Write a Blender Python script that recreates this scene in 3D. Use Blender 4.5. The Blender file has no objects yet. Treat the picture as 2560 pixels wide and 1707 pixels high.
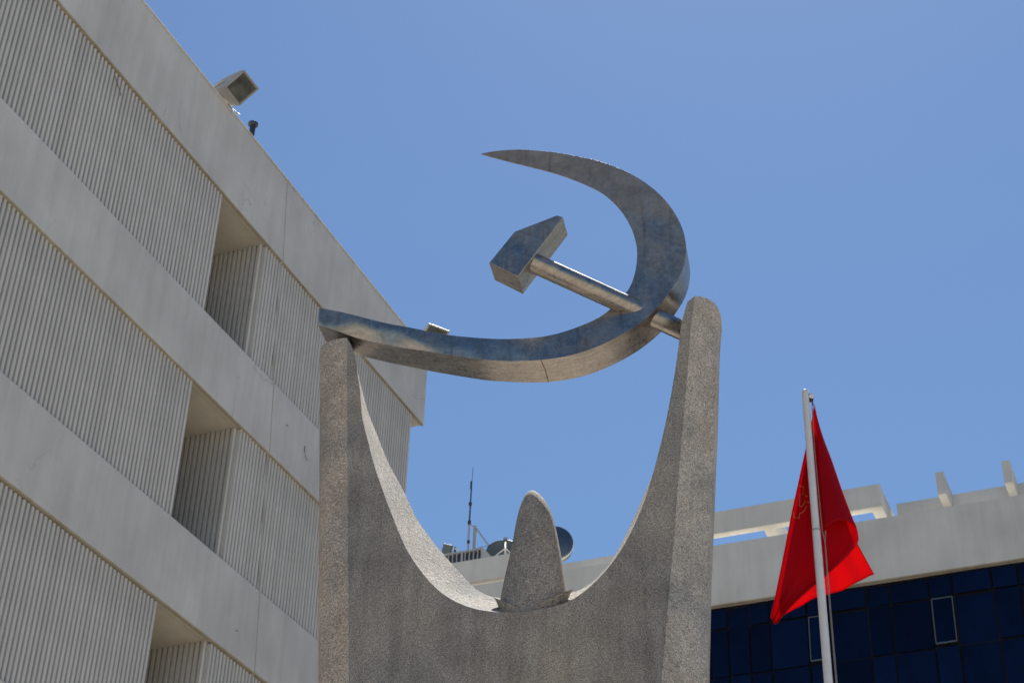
import bpy, bmesh, math, random
from math import sin, cos, radians as rad, pi, sqrt
from mathutils import Vector, Matrix, Euler
random.seed(7)
S = bpy.context.scene
COL = S.collection

# ------------------------------------------------------------------ camera
cd = bpy.data.cameras.new('camera'); cam = bpy.data.objects.new('camera', cd); COL.objects.link(cam)
cd.sensor_width = 36.0; cd.lens = 36.0 * 4307 / 2560; cd.clip_start = 0.1; cd.clip_end = 6000
PITCH, ROLL = rad(34.55), rad(2.016)
fw = Vector((0, cos(PITCH), sin(PITCH))); up0 = Vector((0, -sin(PITCH), cos(PITCH))); r0 = Vector((1, 0, 0))
rt = r0 * cos(ROLL) + up0 * sin(ROLL); up = up0 * cos(ROLL) - r0 * sin(ROLL)
cam.matrix_world = Matrix(((rt.x, up.x, -fw.x, 0), (rt.y, up.y, -fw.y, 0), (rt.z, up.z, -fw.z, 1.6), (0, 0, 0, 1)))
cd.dof.use_dof = True; cd.dof.focus_distance = 10.0; cd.dof.aperture_fstop = 6.7
S.camera = cam

# ------------------------------------------------------------------ sky, sun, exposure
SUN_AZ, SUN_EL = rad(12.0), rad(63.0)      # azimuth clockwise from +Y (the camera's heading)
W = bpy.data.worlds.new('World'); S.world = W; W.use_nodes = True
nt = W.node_tree; bg = nt.nodes['Background']; bg.inputs['Strength'].default_value = 0.056
sky = nt.nodes.new('ShaderNodeTexSky'); sky.sky_type = 'NISHITA'; sky.sun_disc = False
sky.sun_elevation = SUN_EL; sky.sun_rotation = SUN_AZ
sky.altitude = 100; sky.air_density = 1.5; sky.dust_density = 0.35; sky.ozone_density = 10.0
nt.links.new(sky.outputs[0], bg.inputs['Color'])
sd = bpy.data.lights.new('sun', 'SUN'); sd.energy = 5.0; sd.angle = rad(0.53); sd.color = (1.0, 0.955, 0.89)
so = bpy.data.objects.new('sun', sd); COL.objects.link(so)
sdir = Vector((sin(SUN_AZ) * cos(SUN_EL), cos(SUN_AZ) * cos(SUN_EL), sin(SUN_EL)))
so.rotation_euler = sdir.to_track_quat('Z', 'Y').to_euler(); so.location = sdir * 60
S.view_settings.view_transform = 'Standard'; S.view_settings.look = 'None'
S.view_settings.exposure = 0.75; S.view_settings.gamma = 1.0; S.view_settings.use_curve_mapping = False
S.cycles.use_denoising = True
S.cycles.max_bounces = 8; S.cycles.diffuse_bounces = 5

# ------------------------------------------------------------------ materials
def newmat(name):
    m = bpy.data.materials.new(name); m.use_nodes = True
    return m, m.node_tree, m.node_tree.nodes['Principled BSDF']
def N(t, kind, **kw):
    n = t.nodes.new(kind)
    for k, v in kw.items():
        if k in n.inputs: n.inputs[k].default_value = v
        else: setattr(n, k, v)
    return n
def coords(t, scale=(1, 1, 1), which='Object'):
    tc = t.nodes.new('ShaderNodeTexCoord'); mp = t.nodes.new('ShaderNodeMapping')
    mp.inputs['Scale'].default_value = scale
    t.links.new(tc.outputs[which], mp.inputs['Vector']); return mp.outputs['Vector']
def noise(t, vec, scale, detail=4, rough=0.55):
    n = N(t, 'ShaderNodeTexNoise', Scale=scale, Detail=detail, Roughness=rough)
    t.links.new(vec, n.inputs['Vector']); return n.outputs['Fac']
def ramp(t, fac, stops):
    r = t.nodes.new('ShaderNodeValToRGB'); e = r.color_ramp.elements
    while len(e) < len(stops): e.new(0.5)
    for i, (p, c) in enumerate(stops):
        e[i].position = p; e[i].color = (*c, 1) if len(c) == 3 else c
    t.links.new(fac, r.inputs['Fac']); return r.outputs['Color']
def mix(t, fac, a, b, mode='MIX'):
    m = t.nodes.new('ShaderNodeMix'); m.data_type = 'RGBA'; m.blend_type = mode
    for sock, val in ((m.inputs[0], fac), (m.inputs[6], a), (m.inputs[7], b)):
        if isinstance(val, (int, float)): sock.default_value = val
        elif isinstance(val, tuple): sock.default_value = (*val, 1)
        else: t.links.new(val, sock)
    return m.outputs[2]
def math_(t, op, a, b=0.0):
    m = t.nodes.new('ShaderNodeMath'); m.operation = op
    for i, v in enumerate((a, b)):
        if isinstance(v, (int, float)): m.inputs[i].default_value = v
        else: t.links.new(v, m.inputs[i])
    return m.outputs[0]
def bump(t, b, height, strength, dist, prev=None):
    n = N(t, 'ShaderNodeBump', Strength=strength, Distance=dist); t.links.new(height, n.inputs['Height'])
    if prev: t.links.new(prev, n.inputs['Normal'])
    t.links.new(n.outputs[0], b.inputs['Normal']); return n.outputs[0]

def concrete(name, col, cracks=True, streak=0.10, vary=0.0):
    m, t, b = newmat(name)
    v = coords(t); vs = coords(t, (1.6, 1.6, 0.16))
    big = noise(t, v, 0.7, 5); st = noise(t, vs, 3.0, 5, 0.6); fine = noise(t, v, 45, 3)
    lo = tuple(c * 0.86 for c in col); hi = tuple(min(1, c * 1.08) for c in col)
    c = ramp(t, big, [(0.3, lo), (0.7, hi)])
    sm = ramp(t, st, [(0.40, (1, 1, 1)), (0.80, (1 - streak * 2.2, 1 - streak * 2.3, 1 - streak * 2.6))])
    c = mix(t, 1.0, c, sm, 'MULTIPLY')
    sp = ramp(t, fine, [(0.25, (0.93, 0.93, 0.92)), (0.6, (1.02, 1.02, 1.02))])
    c = mix(t, 1.0, c, sp, 'MULTIPLY')
    if cracks:
        wob = N(t, 'ShaderNodeTexNoise', Scale=2.5, Detail=5.0); t.links.new(v, wob.inputs['Vector'])
        vm = t.nodes.new('ShaderNodeVectorMath'); vm.operation = 'MULTIPLY_ADD'
        t.links.new(wob.outputs['Color'], vm.inputs[0]); vm.inputs[1].default_value = (0.5, 0.5, 0.5); t.links.new(v, vm.inputs[2])
        vo = N(t, 'ShaderNodeTexVoronoi', Scale=0.9); vo.feature = 'DISTANCE_TO_EDGE'; t.links.new(vm.outputs[0], vo.inputs['Vector'])
        line = ramp(t, vo.outputs['Distance'], [(0.0, (1, 1, 1)), (0.010, (0, 0, 0))])
        mk = ramp(t, noise(t, v, 0.55, 3), [(0.54, (0, 0, 0)), (0.62, (0.8, 0.8, 0.8))])
        f = mix(t, 1.0, line, mk, 'MULTIPLY')
        c = mix(t, f, c, tuple(k * 0.55 for k in col))
        spots = ramp(t, noise(t, v, 4.0, 6, 0.7), [(0.66, (0, 0, 0)), (0.78, (1, 1, 1))])
        mk2 = ramp(t, noise(t, v, 0.4, 2), [(0.55, (0, 0, 0)), (0.65, (0.5, 0.5, 0.5))])
        c = mix(t, mix(t, 1.0, spots, mk2, 'MULTIPLY'), c, tuple(k * 0.62 for k in col))
    if vary: c = mix(t, 1.0, c, ramp(t, N(t, 'ShaderNodeObjectInfo').outputs['Random'], [(0, (1 - vary,) * 3), (1, (1 + vary * .6,) * 3)]), 'MULTIPLY')
    t.links.new(c, b.inputs['Base Color']); b.inputs['Roughness'].default_value = 0.85
    b.inputs['Specular IOR Level'].default_value = 0.25
    bump(t, b, fine, 0.25, 0.004)
    return m
M = {}
M['concrete'] = concrete('painted_concrete', (0.625, 0.608, 0.568), streak=0.06)
M['rib'] = concrete('ribbed_cladding', (0.635, 0.622, 0.58), cracks=False, streak=0.04, vary=0.07)
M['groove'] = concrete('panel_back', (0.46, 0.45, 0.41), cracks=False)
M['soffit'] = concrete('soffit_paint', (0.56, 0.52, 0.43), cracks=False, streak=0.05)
M['drip'] = concrete('drip_edge_stained', (0.46, 0.41, 0.30), cracks=False, streak=0.15)
M['cream'] = concrete('roof_beam_paint', (0.64, 0.622, 0.58), cracks=False, streak=0.05)
M['roofdeck'] = concrete('roof_deck', (0.62, 0.59, 0.52), cracks=False)

def stone(name='bush_hammered_granite', gain=(1.22, 1.20, 1.17), grime=1.0, rough_=1.0):
    m, t, b = newmat(name)
    v = coords(t); vf = coords(t, (1.0, 1.0, 1.7))
    n1 = noise(t, vf, 120, 3, 0.6); n2 = noise(t, vf, 38, 3, 0.5); big = noise(t, v, 1.6, 4, 0.6); big2 = noise(t, v, 4.5, 4, 0.6)
    vd = coords(t, (6, 6, 0.5)); drip = noise(t, vd, 1.3, 4, 0.6)
    c = ramp(t, n1, [(0.33, (0.105, 0.100, 0.093)), (0.50, (0.29, 0.278, 0.258)), (0.66, (0.50, 0.48, 0.45))])
    c = mix(t, 1.0, c, ramp(t, n2, [(0.3, (1 - .22 * rough_,) * 3), (0.7, (1.18, 1.18, 1.18))]), 'MULTIPLY')
    tint = ramp(t, big, [(0.30, (0.74, 0.78, 0.81)), (0.50, (1.0, 0.97, 0.93)), (0.70, (1.17, 1.09, 0.99))])
    c = mix(t, 1.0, c, tint, 'MULTIPLY')
    c = mix(t, 1.0, c, ramp(t, big2, [(0.3, (0.76, 0.76, 0.76)), (0.7, (1.10, 1.10, 1.10))]), 'MULTIPLY')
    c = mix(t, grime, c, mix(t, 1.0, c, ramp(t, drip, [(0.48, (1, 1, 1)), (0.74, (0.70, 0.69, 0.68))]), 'MULTIPLY'))
    c = mix(t, 1.0, c, gain, 'MULTIPLY')
    t.links.new(c, b.inputs['Base Color']); b.inputs['Roughness'].default_value = 0.8
    b.inputs['Specular IOR Level'].default_value = 0.3
    p = bump(t, b, n2, 0.35 * rough_, 0.012 * rough_); bump(t, b, n1, min(1, 0.85 * rough_), 0.010 * rough_, p)
    return m
M['stone'] = stone()
M['stone_left'] = stone('granite_bounce_lit_flank', (1.80, 1.64, 1.51), 0.3)  # lighter, warmer gain paints bounce light into the left flank's colour
M['stone_rim'] = stone('granite_sunlit_rim', (1.80, 1.78, 1.75), 0.15, 1.9)  # raised gain paints sunlight into the colour of the inner rim
M['stone_right'] = stone('granite_sky_lit_flank', (1.74, 1.70, 1.65), 0.4)  # lighter gain paints side skylight into the right flank's colour

def steel():
    m, t, b = newmat('weathered_steel')
    v = coords(t); vs = coords(t, (1.2, 10.0, 1.2)); vb = coords(t, (5.0, 5.0, 60.0)); vd = coords(t, (9.0, 9.0, 0.8))
    a = noise(t, v, 4.5, 9, 0.72); g = noise(t, vs, 7, 7, 0.7); sc = noise(t, v, 34, 6, 0.7); low = noise(t, v, 2.4, 2, 0.4)
    br = noise(t, vb, 6, 5, 0.7); dr = noise(t, vd, 3, 5, 0.65)
    tc = t.nodes.new('ShaderNodeTexCoord'); sx = t.nodes.new('ShaderNodeSeparateXYZ'); t.links.new(tc.outputs['Object'], sx.inputs[0])
    hz = t.nodes.new('ShaderNodeMapRange'); t.links.new(sx.outputs['Z'], hz.inputs[0])
    hz.inputs[1].default_value = 0.22; hz.inputs[2].default_value = 1.7; hz.inputs[3].default_value = -0.02; hz.inputs[4].default_value = 0.24
    a2 = math_(t, 'ADD', math_(t, 'MULTIPLY', a, 0.55), 0.21)
    pa = math_(t, 'ADD', math_(t, 'ADD', a2, math_(t, 'MULTIPLY', math_(t, 'SUBTRACT', sc, 0.5), 0.25)), hz.outputs[0])                        # brown tone gets stronger towards the high curve of the blade
    c = ramp(t, pa, [(0.36, (0.43, 0.42, 0.41)), (0.50, (0.42, 0.40, 0.375)), (0.60, (0.46, 0.415, 0.355)), (0.82, (0.38, 0.315, 0.25))])
    c = mix(t, 1.0, c, ramp(t, g, [(0.3, (0.70, 0.66, 0.62)), (0.7, (1.10, 1.10, 1.10))]), 'MULTIPLY')
    c = mix(t, 1.0, c, ramp(t, sc, [(0.32, (0.82, 0.80, 0.78)), (0.68, (1.08, 1.08, 1.08))]), 'MULTIPLY')
    c = mix(t, 1.0, c, ramp(t, br, [(0.3, (0.92, 0.92, 0.92)), (0.7, (1.06, 1.06, 1.06))]), 'MULTIPLY')
    c = mix(t, 1.0, c, ramp(t, dr, [(0.56, (1, 1, 1)), (0.72, (0.72, 0.67, 0.62))]), 'MULTIPLY')
    t.links.new(c, b.inputs['Base Color']); mr = t.nodes.new('ShaderNodeMapRange'); t.links.new(pa, mr.inputs[0]); mr.inputs[1].default_value = 0.46; mr.inputs[2].default_value = 0.82
    mr.inputs[3].default_value = 1.0; mr.inputs[4].default_value = 0.45; t.links.new(mr.outputs[0], b.inputs['Metallic'])
    r = t.nodes.new('ShaderNodeMapRange'); t.links.new(pa, r.inputs[0]); r.inputs[1].default_value = 0.35; r.inputs[2].default_value = 0.8
    r.inputs[3].default_value = 0.20; r.inputs[4].default_value = 0.52
    t.links.new(r.outputs[0], b.inputs['Roughness'])
    p = bump(t, b, low, 0.14, 0.10); p = bump(t, b, br, 0.05, 0.004, p); bump(t, b, sc, 0.06, 0.008, p)
    return m
M['steel'] = steel()

def plain(name, col, rough=0.5, metal=0.0, spec=0.5, var=0.08, sc=8.0, rnd=0.0):
    m, t, b = newmat(name); v = coords(t)
    f = noise(t, v, sc, 4)
    c = ramp(t, f, [(0.3, tuple(k * (1 - var) for k in col)), (0.7, tuple(min(1, k * (1 + var)) for k in col))])
    if rnd: c = mix(t, 1.0, c, ramp(t, N(t, 'ShaderNodeObjectInfo').outputs['Random'], [(0, (1 - rnd,) * 3), (1, (1 + rnd,) * 3)]), 'MULTIPLY')
    t.links.new(c, b.inputs['Base Color'])
    b.inputs['Roughness'].default_value = rough; b.inputs['Metallic'].default_value = metal
    b.inputs['Specular IOR Level'].default_value = spec
    return m
M['glass'] = plain('navy_curtain_glass', (0.0016, 0.0070, 0.033), 0.06, spec=0.11, var=0.35, sc=0.8, rnd=0.4)
M['gasket'] = plain('black_gasket', (0.006, 0.007, 0.009), 0.6, spec=0.2)
M['alu'] = plain('aluminium_frame', (0.17, 0.18, 0.19), 0.4, 0.6)
M['pole'] = plain('white_pole_paint', (0.66, 0.66, 0.66), 0.45, var=0.05)
M['rope'] = plain('grey_rope', (0.20, 0.195, 0.185), 0.9, var=0.3, sc=60)
M['darkmetal'] = plain('dark_metal', (0.035, 0.04, 0.05), 0.5, 0.3)
M['greymetal'] = plain('grey_galvanised', (0.42, 0.41, 0.40), 0.5, 0.4)
M['housing'] = plain('floodlight_housing', (0.42, 0.41, 0.39), 0.5, 0.2)
M['lens'] = plain('floodlight_glass', (0.115, 0.12, 0.105), 0.10, spec=0.5, var=0.4, sc=6)
M['white'] = plain('white_plastic', (0.75, 0.75, 0.74), 0.4)
M['rust'] = plain('rusty_wire', (0.17, 0.10, 0.06), 0.85)
M['strip'] = plain('conductor_strip', (0.42, 0.40, 0.35), 0.8, var=0.08, sc=3)
M['drum'] = plain('dish_shroud', (0.16, 0.17, 0.18), 0.22, 0.9)
M['yellow'] = plain('yellow_print', (0.52, 0.16, 0.05), 0.8)
def flagmat():
    m, t, b = newmat('red_flag_cloth'); out = t.nodes['Material Output']
    v = coords(t); f = noise(t, v, 220, 2)
    c = ramp(t, f, [(0.35, (0.40, 0.002, 0.012)), (0.65, (0.47, 0.003, 0.016))])
    t.links.new(c, b.inputs['Base Color']); b.inputs['Roughness'].default_value = 0.6; b.inputs['Specular IOR Level'].default_value = 0.15
    tr = t.nodes.new('ShaderNodeBsdfTranslucent'); tr.inputs['Color'].default_value = (0.74, 0.003, 0.014, 1)
    ms = t.nodes.new('ShaderNodeMixShader'); ms.inputs[0].default_value = 0.6
    t.links.new(b.outputs[0], ms.inputs[1]); t.links.new(tr.outputs[0], ms.inputs[2]); t.links.new(ms.outputs[0], out.inputs['Surface'])
    return m
M['flag'] = flagmat()
def groundmat():
    m, t, b = newmat('plaza_paving'); v = coords(t)
    br = N(t, 'ShaderNodeTexBrick', Scale=2.0); t.links.new(v, br.inputs['Vector'])
    br.inputs['Color1'].default_value = (0.38, 0.335, 0.275, 1); br.inputs['Color2'].default_value = (0.34, 0.30, 0.245, 1); br.inputs['Mortar'].default_value = (0.18, 0.16, 0.14, 1)
    c = mix(t, 1.0, br.outputs['Color'], ramp(t, noise(t, v, 0.15, 5), [(0.3, (0.85, 0.85, 0.85)), (0.7, (1.1, 1.1, 1.1))]), 'MULTIPLY')
    t.links.new(c, b.inputs['Base Color']); b.inputs['Roughness'].default_value = 0.9
    return m
M['ground'] = groundmat()

# ------------------------------------------------------------------ mesh helpers
def thing(name, label, cat, loc=(0, 0, 0), rz=0.0, group=None):
    o = bpy.data.objects.new(name, None); COL.objects.link(o); o.empty_display_size = 0.3
    o.location = loc; o.rotation_euler = (0, 0, rz); o['label'] = label; o['category'] = cat
    if group: o['group'] = group
    return o
def obj(name, me, mat, parent=None, smooth=None, loc=None):
    if isinstance(me, bmesh.types.BMesh):
        d = bpy.data.meshes.new(name); me.to_mesh(d); me.free(); me = d
    if mat is not None and not me.materials: me.materials.append(mat)
    o = bpy.data.objects.new(name, me); COL.objects.link(o)
    if parent is not None: o.parent = parent
    if loc is not None: o.location = loc
    if smooth is not None:
        for p in me.polygons: p.use_smooth = True
        if smooth < 180: me.set_sharp_from_angle(angle=rad(smooth))
    return o
def BM(): return bmesh.new()
def box(bm, x0, x1, y0, y1, z0, z1, bev=0.0):
    r = bmesh.ops.create_cube(bm, size=1.0)
    for v in r['verts']:
        v.co = Vector((x0 + (v.co.x + .5) * (x1 - x0), y0 + (v.co.y + .5) * (y1 - y0), z0 + (v.co.z + .5) * (z1 - z0)))
    if bev:
        ed = list({e for v in r['verts'] for e in v.link_edges})
        bmesh.ops.bevel(bm, geom=ed, offset=bev, segments=2, affect='EDGES', profile=0.6)
    return bm
def tube(bm, pts, r, seg=8, cap=True):
    pts = [Vector(p) for p in pts]; rr = r if isinstance(r, (list, tuple)) else [r] * len(pts)
    rings = []
    for i, p in enumerate(pts):
        d = (pts[min(i + 1, len(pts) - 1)] - pts[max(i - 1, 0)]).normalized()
        a = d.orthogonal().normalized() if abs(d.z) > 0.95 else d.cross(Vector((0, 0, 1))).normalized()
        b = d.cross(a)
        rings.append([bm.verts.new(p + (a * cos(2 * pi * k / seg) + b * sin(2 * pi * k / seg)) * rr[i]) for k in range(seg)])
    for A, B in zip(rings, rings[1:]):
        for k in range(seg): bm.faces.new((A[k], A[(k + 1) % seg], B[(k + 1) % seg], B[k]))
    if cap:
        bm.faces.new(rings[0][::-1]); bm.faces.new(rings[-1])
    return bm
def prism(bm, prof, axis_pts):                      # closed profile (list of Vectors) swept along two offsets
    a, b = axis_pts
    A = [bm.verts.new(Vector(p) + Vector(a)) for p in prof]; B = [bm.verts.new(Vector(p) + Vector(b)) for p in prof]
    n = len(prof); bm.faces.new(A); bm.faces.new(B[::-1])
    for i in range(n): bm.faces.new((A[(i + 1) % n], A[i], B[i], B[(i + 1) % n]))
    bmesh.ops.recalc_face_normals(bm, faces=bm.faces)
    return bm
def cr(pts, n):                                     # Catmull-Rom through 2-D points, resampled by arc length
    P = [Vector((*p, 0)) if len(p) == 2 else Vector(p) for p in pts]
    dense = []
    for i in range(len(P) - 1):
        p0 = P[i - 1] if i else P[0] * 2 - P[1]; p1, p2 = P[i], P[i + 1]; p3 = P[i + 2] if i + 2 < len(P) else P[-1] * 2 - P[-2]
        for k in range(12):
            t = k / 12
            dense.append(0.5 * (2 * p1 + (p2 - p0) * t + (2 * p0 - 5 * p1 + 4 * p2 - p3) * t * t + (3 * p1 - p0 - 3 * p2 + p3) * t ** 3))
    dense.append(P[-1])
    L = [0.0]
    for a, b in zip(dense, dense[1:]): L.append(L[-1] + (b - a).length)
    out, j = [], 0
    for k in range(n):
        s = L[-1] * k / (n - 1)
        while j < len(L) - 2 and L[j + 1] < s: j += 1
        f = (s - L[j]) / max(1e-9, L[j + 1] - L[j]); out.append(dense[j].lerp(dense[j + 1], min(1, f)))
    return out
def lin(pts, z):                                    # x at z from a list of (x, z)
    pts = sorted(pts, key=lambda p: p[1])
    if z <= pts[0][1]: return pts[0][0] + (z - pts[0][1]) * (pts[1][0] - pts[0][0]) / (pts[1][1] - pts[0][1])
    for (x0, z0), (x1, z1) in zip(pts, pts[1:]):
        if z <= z1: return x0 + (x1 - x0) * (z - z0) / (z1 - z0)
    return pts[-1][0]

# ------------------------------------------------------------------ ground
g = BM(); bmesh.ops.create_grid(g, x_segments=8, y_segments=8, size=2500)
go = obj('ground', g, M['ground']); go['kind'] = 'structure'; go['label'] = 'pale paved plaza ground'; go['category'] = 'ground'

# ------------------------------------------------------------------ ribbed office building on the left
AZ = rad(24.0)
U = Vector((sin(AZ), cos(AZ), 0)); V = Vector((cos(AZ), -sin(AZ), 0))
BV, BU = -13.0, 18.0
LB = thing('office_building', 'pale concrete office block with ribbed wall bands and recessed openings, left of the monument', 'building',
           loc=V * BV + U * BU, rz=-AZ)
# local axes: x = out of the facade (towards the court), y = along it away from the camera, z up
def lbox(u0, u1, v0, v1, z0, z1, bm=None, bev=0.0):
    return box(bm or BM(), v0, v1, u0 - BU, u1 - BU, z0, z1, bev)
UEND, DEP = 24.72, 2.0
rows = [(16.73, 19.05), (13.17, 15.48), (9.58, 11.91), (6.00, 8.34), (2.44, 4.77)]
U0 = 4.0
obj('building_core', lbox(U0, UEND - 0.03, -12.0, -DEP, 0, 20.2), M['soffit'], LB)
# solid bands between the rows of ribbed panels, each with a stained drip edge under it
bands = [(19.05, 20.65, 'parapet_fascia', 25.16), (15.48, 16.73, 'spandrel_band', UEND), (11.91, 13.17, 'spandrel_band', UEND),
         (8.34, 9.58, 'spandrel_band', UEND), (4.77, 6.00, 'spandrel_band', UEND), (0.0, 2.44, 'spandrel_band', UEND)]
for z0, z1, nm, ue in bands:
    p = obj(nm, lbox(U0, ue, -DEP - 0.004, 0.0, z0, z1, bev=0.012), M['concrete'], LB)
    if nm == 'parapet_fascia':
        obj('fascia_return', lbox(UEND + 0.004, ue - 0.004, -12.0, -DEP - 0.008, z0 + 0.004, z1 - 0.004), M['concrete'], p)
        obj('coping', lbox(U0, ue + 0.02, -0.40, 0.018, z1 + 0.001, z1 + 0.035, bev=0.008), M['concrete'], p)
    if z0 > 1:
        obj('drip_edge', lbox(U0, ue - 0.003, -0.060, -0.003, z0 - 0.020, z0 - 0.001), M['drip'], p)
    if z1 < 17:
        obj('top_ledge', lbox(U0, ue - 0.003, -0.09, -0.014, z1 + 0.001, z1 + 0.010), M['drip'], p)
PITCH_R = 0.0905
def rib_mesh(h):
    bm = BM(); w0, w1, d = 0.030, 0.0240, 0.060
    prism(bm, [(0, -w0, 0), (d - 0.006, -w1 - 0.002, 0), (d, -w1 + 0.005, 0), (d, w1 - 0.005, 0), (d - 0.006, w1 + 0.002, 0), (0, w0, 0)], ((0, 0, 0), (0, 0, h)))
    me = bpy.data.meshes.new('rib'); bm.to_mesh(me); bm.free(); me.materials.append(M['rib']); return me
ribme = rib_mesh(2.275)
seen = {0: ((12.2, 17.72), (19.10, 24.72)), 1: ((12.5, 17.72), (19.10, 21.95)), 2: ((13.8, 17.72), (19.10, 21.05))}
rest = BM()
for i, (z0, z1) in enumerate(rows):
    for k, (ua, ub) in enumerate(((U0, 17.72), (19.10, UEND))):
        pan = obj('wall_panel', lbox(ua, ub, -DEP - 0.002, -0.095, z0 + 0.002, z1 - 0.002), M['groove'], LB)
        n = int(round((ub - ua) / PITCH_R)); step = (ub - ua) / n
        for j in range(n):
            uc = ua + (j + 0.5) * step
            lo, hi = seen.get(i, ((9, 9), (9, 9)))[k]
            if lo <= uc <= hi:
                o = bpy.data.objects.new('rib', ribme); COL.objects.link(o); o.parent = pan
                o.location = (-0.0955, uc - BU, z0 + 0.014)
            else:
                prism(rest, [(-0.0955, uc - BU - 0.030, 0), (-0.0355, uc - BU - 0.024, 0), (-0.0355, uc - BU + 0.024, 0), (-0.0955, uc - BU + 0.030, 0)],
                      ((0, 0, z0 + 0.014), (0, 0, z0 + 2.289)))
        if k == 1:                                  # ribbed reveal, the far side of each opening
            rv = BM(); nn = 21; st = (DEP - 0.095) / nn
            for j in range(nn):
                vc = -0.095 - (j + 0.5) * st; y = ua - BU
                prism(rv, [(vc - 0.031, y + 0.001, 0), (vc - 0.025, y - 0.05, 0), (vc + 0.025, y - 0.05, 0), (vc + 0.031, y + 0.001, 0)], ((0, 0, z0 + 0.01), (0, 0, z1 - 0.01)))
            rr = obj('reveal_ribs', rv, M['rib'], pan); rr['kind'] = 'stuff'
    obj('soffit', lbox(17.723, 19.055, -DEP - 0.003, -0.062, z1 - 0.014, z1 - 0.001), M['soffit'], LB)
    obj('soffit_groove', lbox(17.73, 19.05, -0.125, -0.110, z1 - 0.017, z1 - 0.0141), M['groove'], LB)
    obj('recess_window', lbox(17.73, 19.05, -DEP - 0.001, -DEP + 0.03, z0 + 0.003, z1 - 0.02), M['gasket'], LB)
ro = obj('ribs', rest, M['rib'], LB); ro['kind'] = 'stuff'
# end wall, roof and the lightning conductor that slants down the facade
rf = obj('roof', lbox(U0, UEND - 0.04, -11.99, -DEP - 0.01, 20.201, 20.32), M['roofdeck'], LB)
path = [(19.42, 20.66, 0.006), (19.60, 19.06, 0.006), (19.80, 16.74, -0.030), (19.80, 16.72, 0.006), (19.93, 15.50, 0.006), (19.94, 15.46, -0.030), (20.15, 13.18, -0.030), (20.15, 13.16, 0.006), (20.27, 11.92, 0.006),
        (20.28, 11.88, -0.03), (20.47, 9.6, -0.03), (20.47, 9.57, 0.006), (20.58, 8.35, 0.006), (20.9, 4.8, -0.03), (21.2, 0.05, 0.006)]
path = [(19.42, 20.66, .006), (19.60, 19.055, .006), (19.605, 19.0, -.032)] + path[2:]
cb = BM()
for (ua, za, va), (ub, zb, vb) in zip(path, path[1:]):
    w = 0.009 if va > 0 and vb > 0 else 0.019
    vs = [cb.verts.new((x, y, z)) for x, y, z in ((va, ua - BU - w, za), (va, ua - BU + w, za), (vb, ub - BU + w, zb), (vb, ub - BU - w, zb))]
    ws = [cb.verts.new((q.co.x - 0.014, q.co.y, q.co.z)) for q in vs]
    cb.faces.new(vs); cb.faces.new(ws[::-1])
    for k in range(4): cb.faces.new((vs[(k + 1) % 4], vs[k], ws[k], ws[(k + 1) % 4]))
bmesh.ops.recalc_face_normals(cb, faces=cb.faces)
obj('conductor_strip', cb, M['strip'], LB)
def wire(u, z, pts, v=0.004):
    obj('wire_hook', tube(BM(), [(v + p[2], u - BU + p[0], z + p[1]) for p in pts], 0.006, 6), M['rust'], LB)
wire(20.95, 15.98, [(0.0, 0.20, 0), (-0.015, 0.08, 0.02), (0.02, 0.0, 0.03), (0.07, -0.03, 0.03), (0.10, -0.01, 0.02)])
wire(14.65, 18.76, [(0.0, 0.16, -0.03), (0.02, 0.05, 0.01), (0.10, -0.04, 0.02), (0.17, -0.10, 0.01)])
wire(19.62, 12.28, [(0.0, 0.02, 0), (0.03, 0.0, 0.03)])
wire(20.3, 16.2, [(0.0, 0.02, 0), (0.03, 0.0, 0.03)])

# ------------------------------------------------------------------ floodlights and vent pipe on that roof
def floodlight(label, u, v, z, rz, length=0.46):
    t = thing('floodlight', label, 'floodlight', loc=V * v + U * u + Vector((0, 0, z)), rz=-AZ + rz, group='floodlights on the roof edge')
    prof = [(0, 0), (.33, .26), (.27, .285), (-.05, .215), (-.20, .13), (-.20, .02)]
    h = obj('housing', prism(BM(), [(x, 0, q) for x, q in prof], ((0, 0, 0), (0, length, 0))), M['housing'], t)
    a, b = Vector((0, 0, 0)), Vector((.33, 0, .26)); d = (b - a).normalized(); nrm = Vector((d.z, 0, -d.x))
    bm = BM(); q0, q1 = a + d * .03 + nrm * .003, b - d * .03 + nrm * .003
    prism(bm, [q0, q1, q1 + nrm * .004, q0 + nrm * .004], ((0, .03, 0), (0, length - .03, 0)))
    obj('lens', bm, M['lens'], t)
    fr = BM()
    for p, q, y0, y1 in ((a, a + d * .014, -.006, length + .006), (b - d * .014, b + d * .008, -.006, length + .006), (a, b, -.006, .012), (a, b, length - .012, length + .006)):
        prism(fr, [p + nrm * .001, q + nrm * .001, q + nrm * .016, p + nrm * .016], ((0, y0, 0), (0, y1, 0)))
    obj('lens_frame', fr, M['housing'], t)
    br = BM()
    for y in (-.02, length + .02):
        tube(br, [(-.02, y, .13), (-.16, y, .08), (-.34, y, -.02)], .013, 6)
    tube(br, [(-.34, -.02, -.02), (-.34, length + .02, -.02)], .016, 6)
    tube(br, [(-.34, length / 2, -.02), (-.34, length / 2, -.12)], .03, 8)
    obj('bracket', br, M['greymetal'], t)
    obj('back_box', box(BM(), -.27, -.201, length * .3, length * .7, .03, .13, .006), M['housing'], t)
    cbm = tube(BM(), [(-.15, length * .8, .0), (-.11, length * .95, -.06), (-.06, length * 1.06, -.10), (-.05, length * 1.12, -.115)], .007, 6)
    c = obj('cable', cbm, M['darkmetal'], t); obj('cable_end', tube(BM(), [(-.05, length * 1.12, -.115), (-.03, length * 1.2, -.12)], .018, 8), M['white'], c)
    return t
floodlight('grey box floodlight tilted over the near end of the ribbed block roof edge', 17.04, -12.85, 20.72, 0.0)
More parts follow.
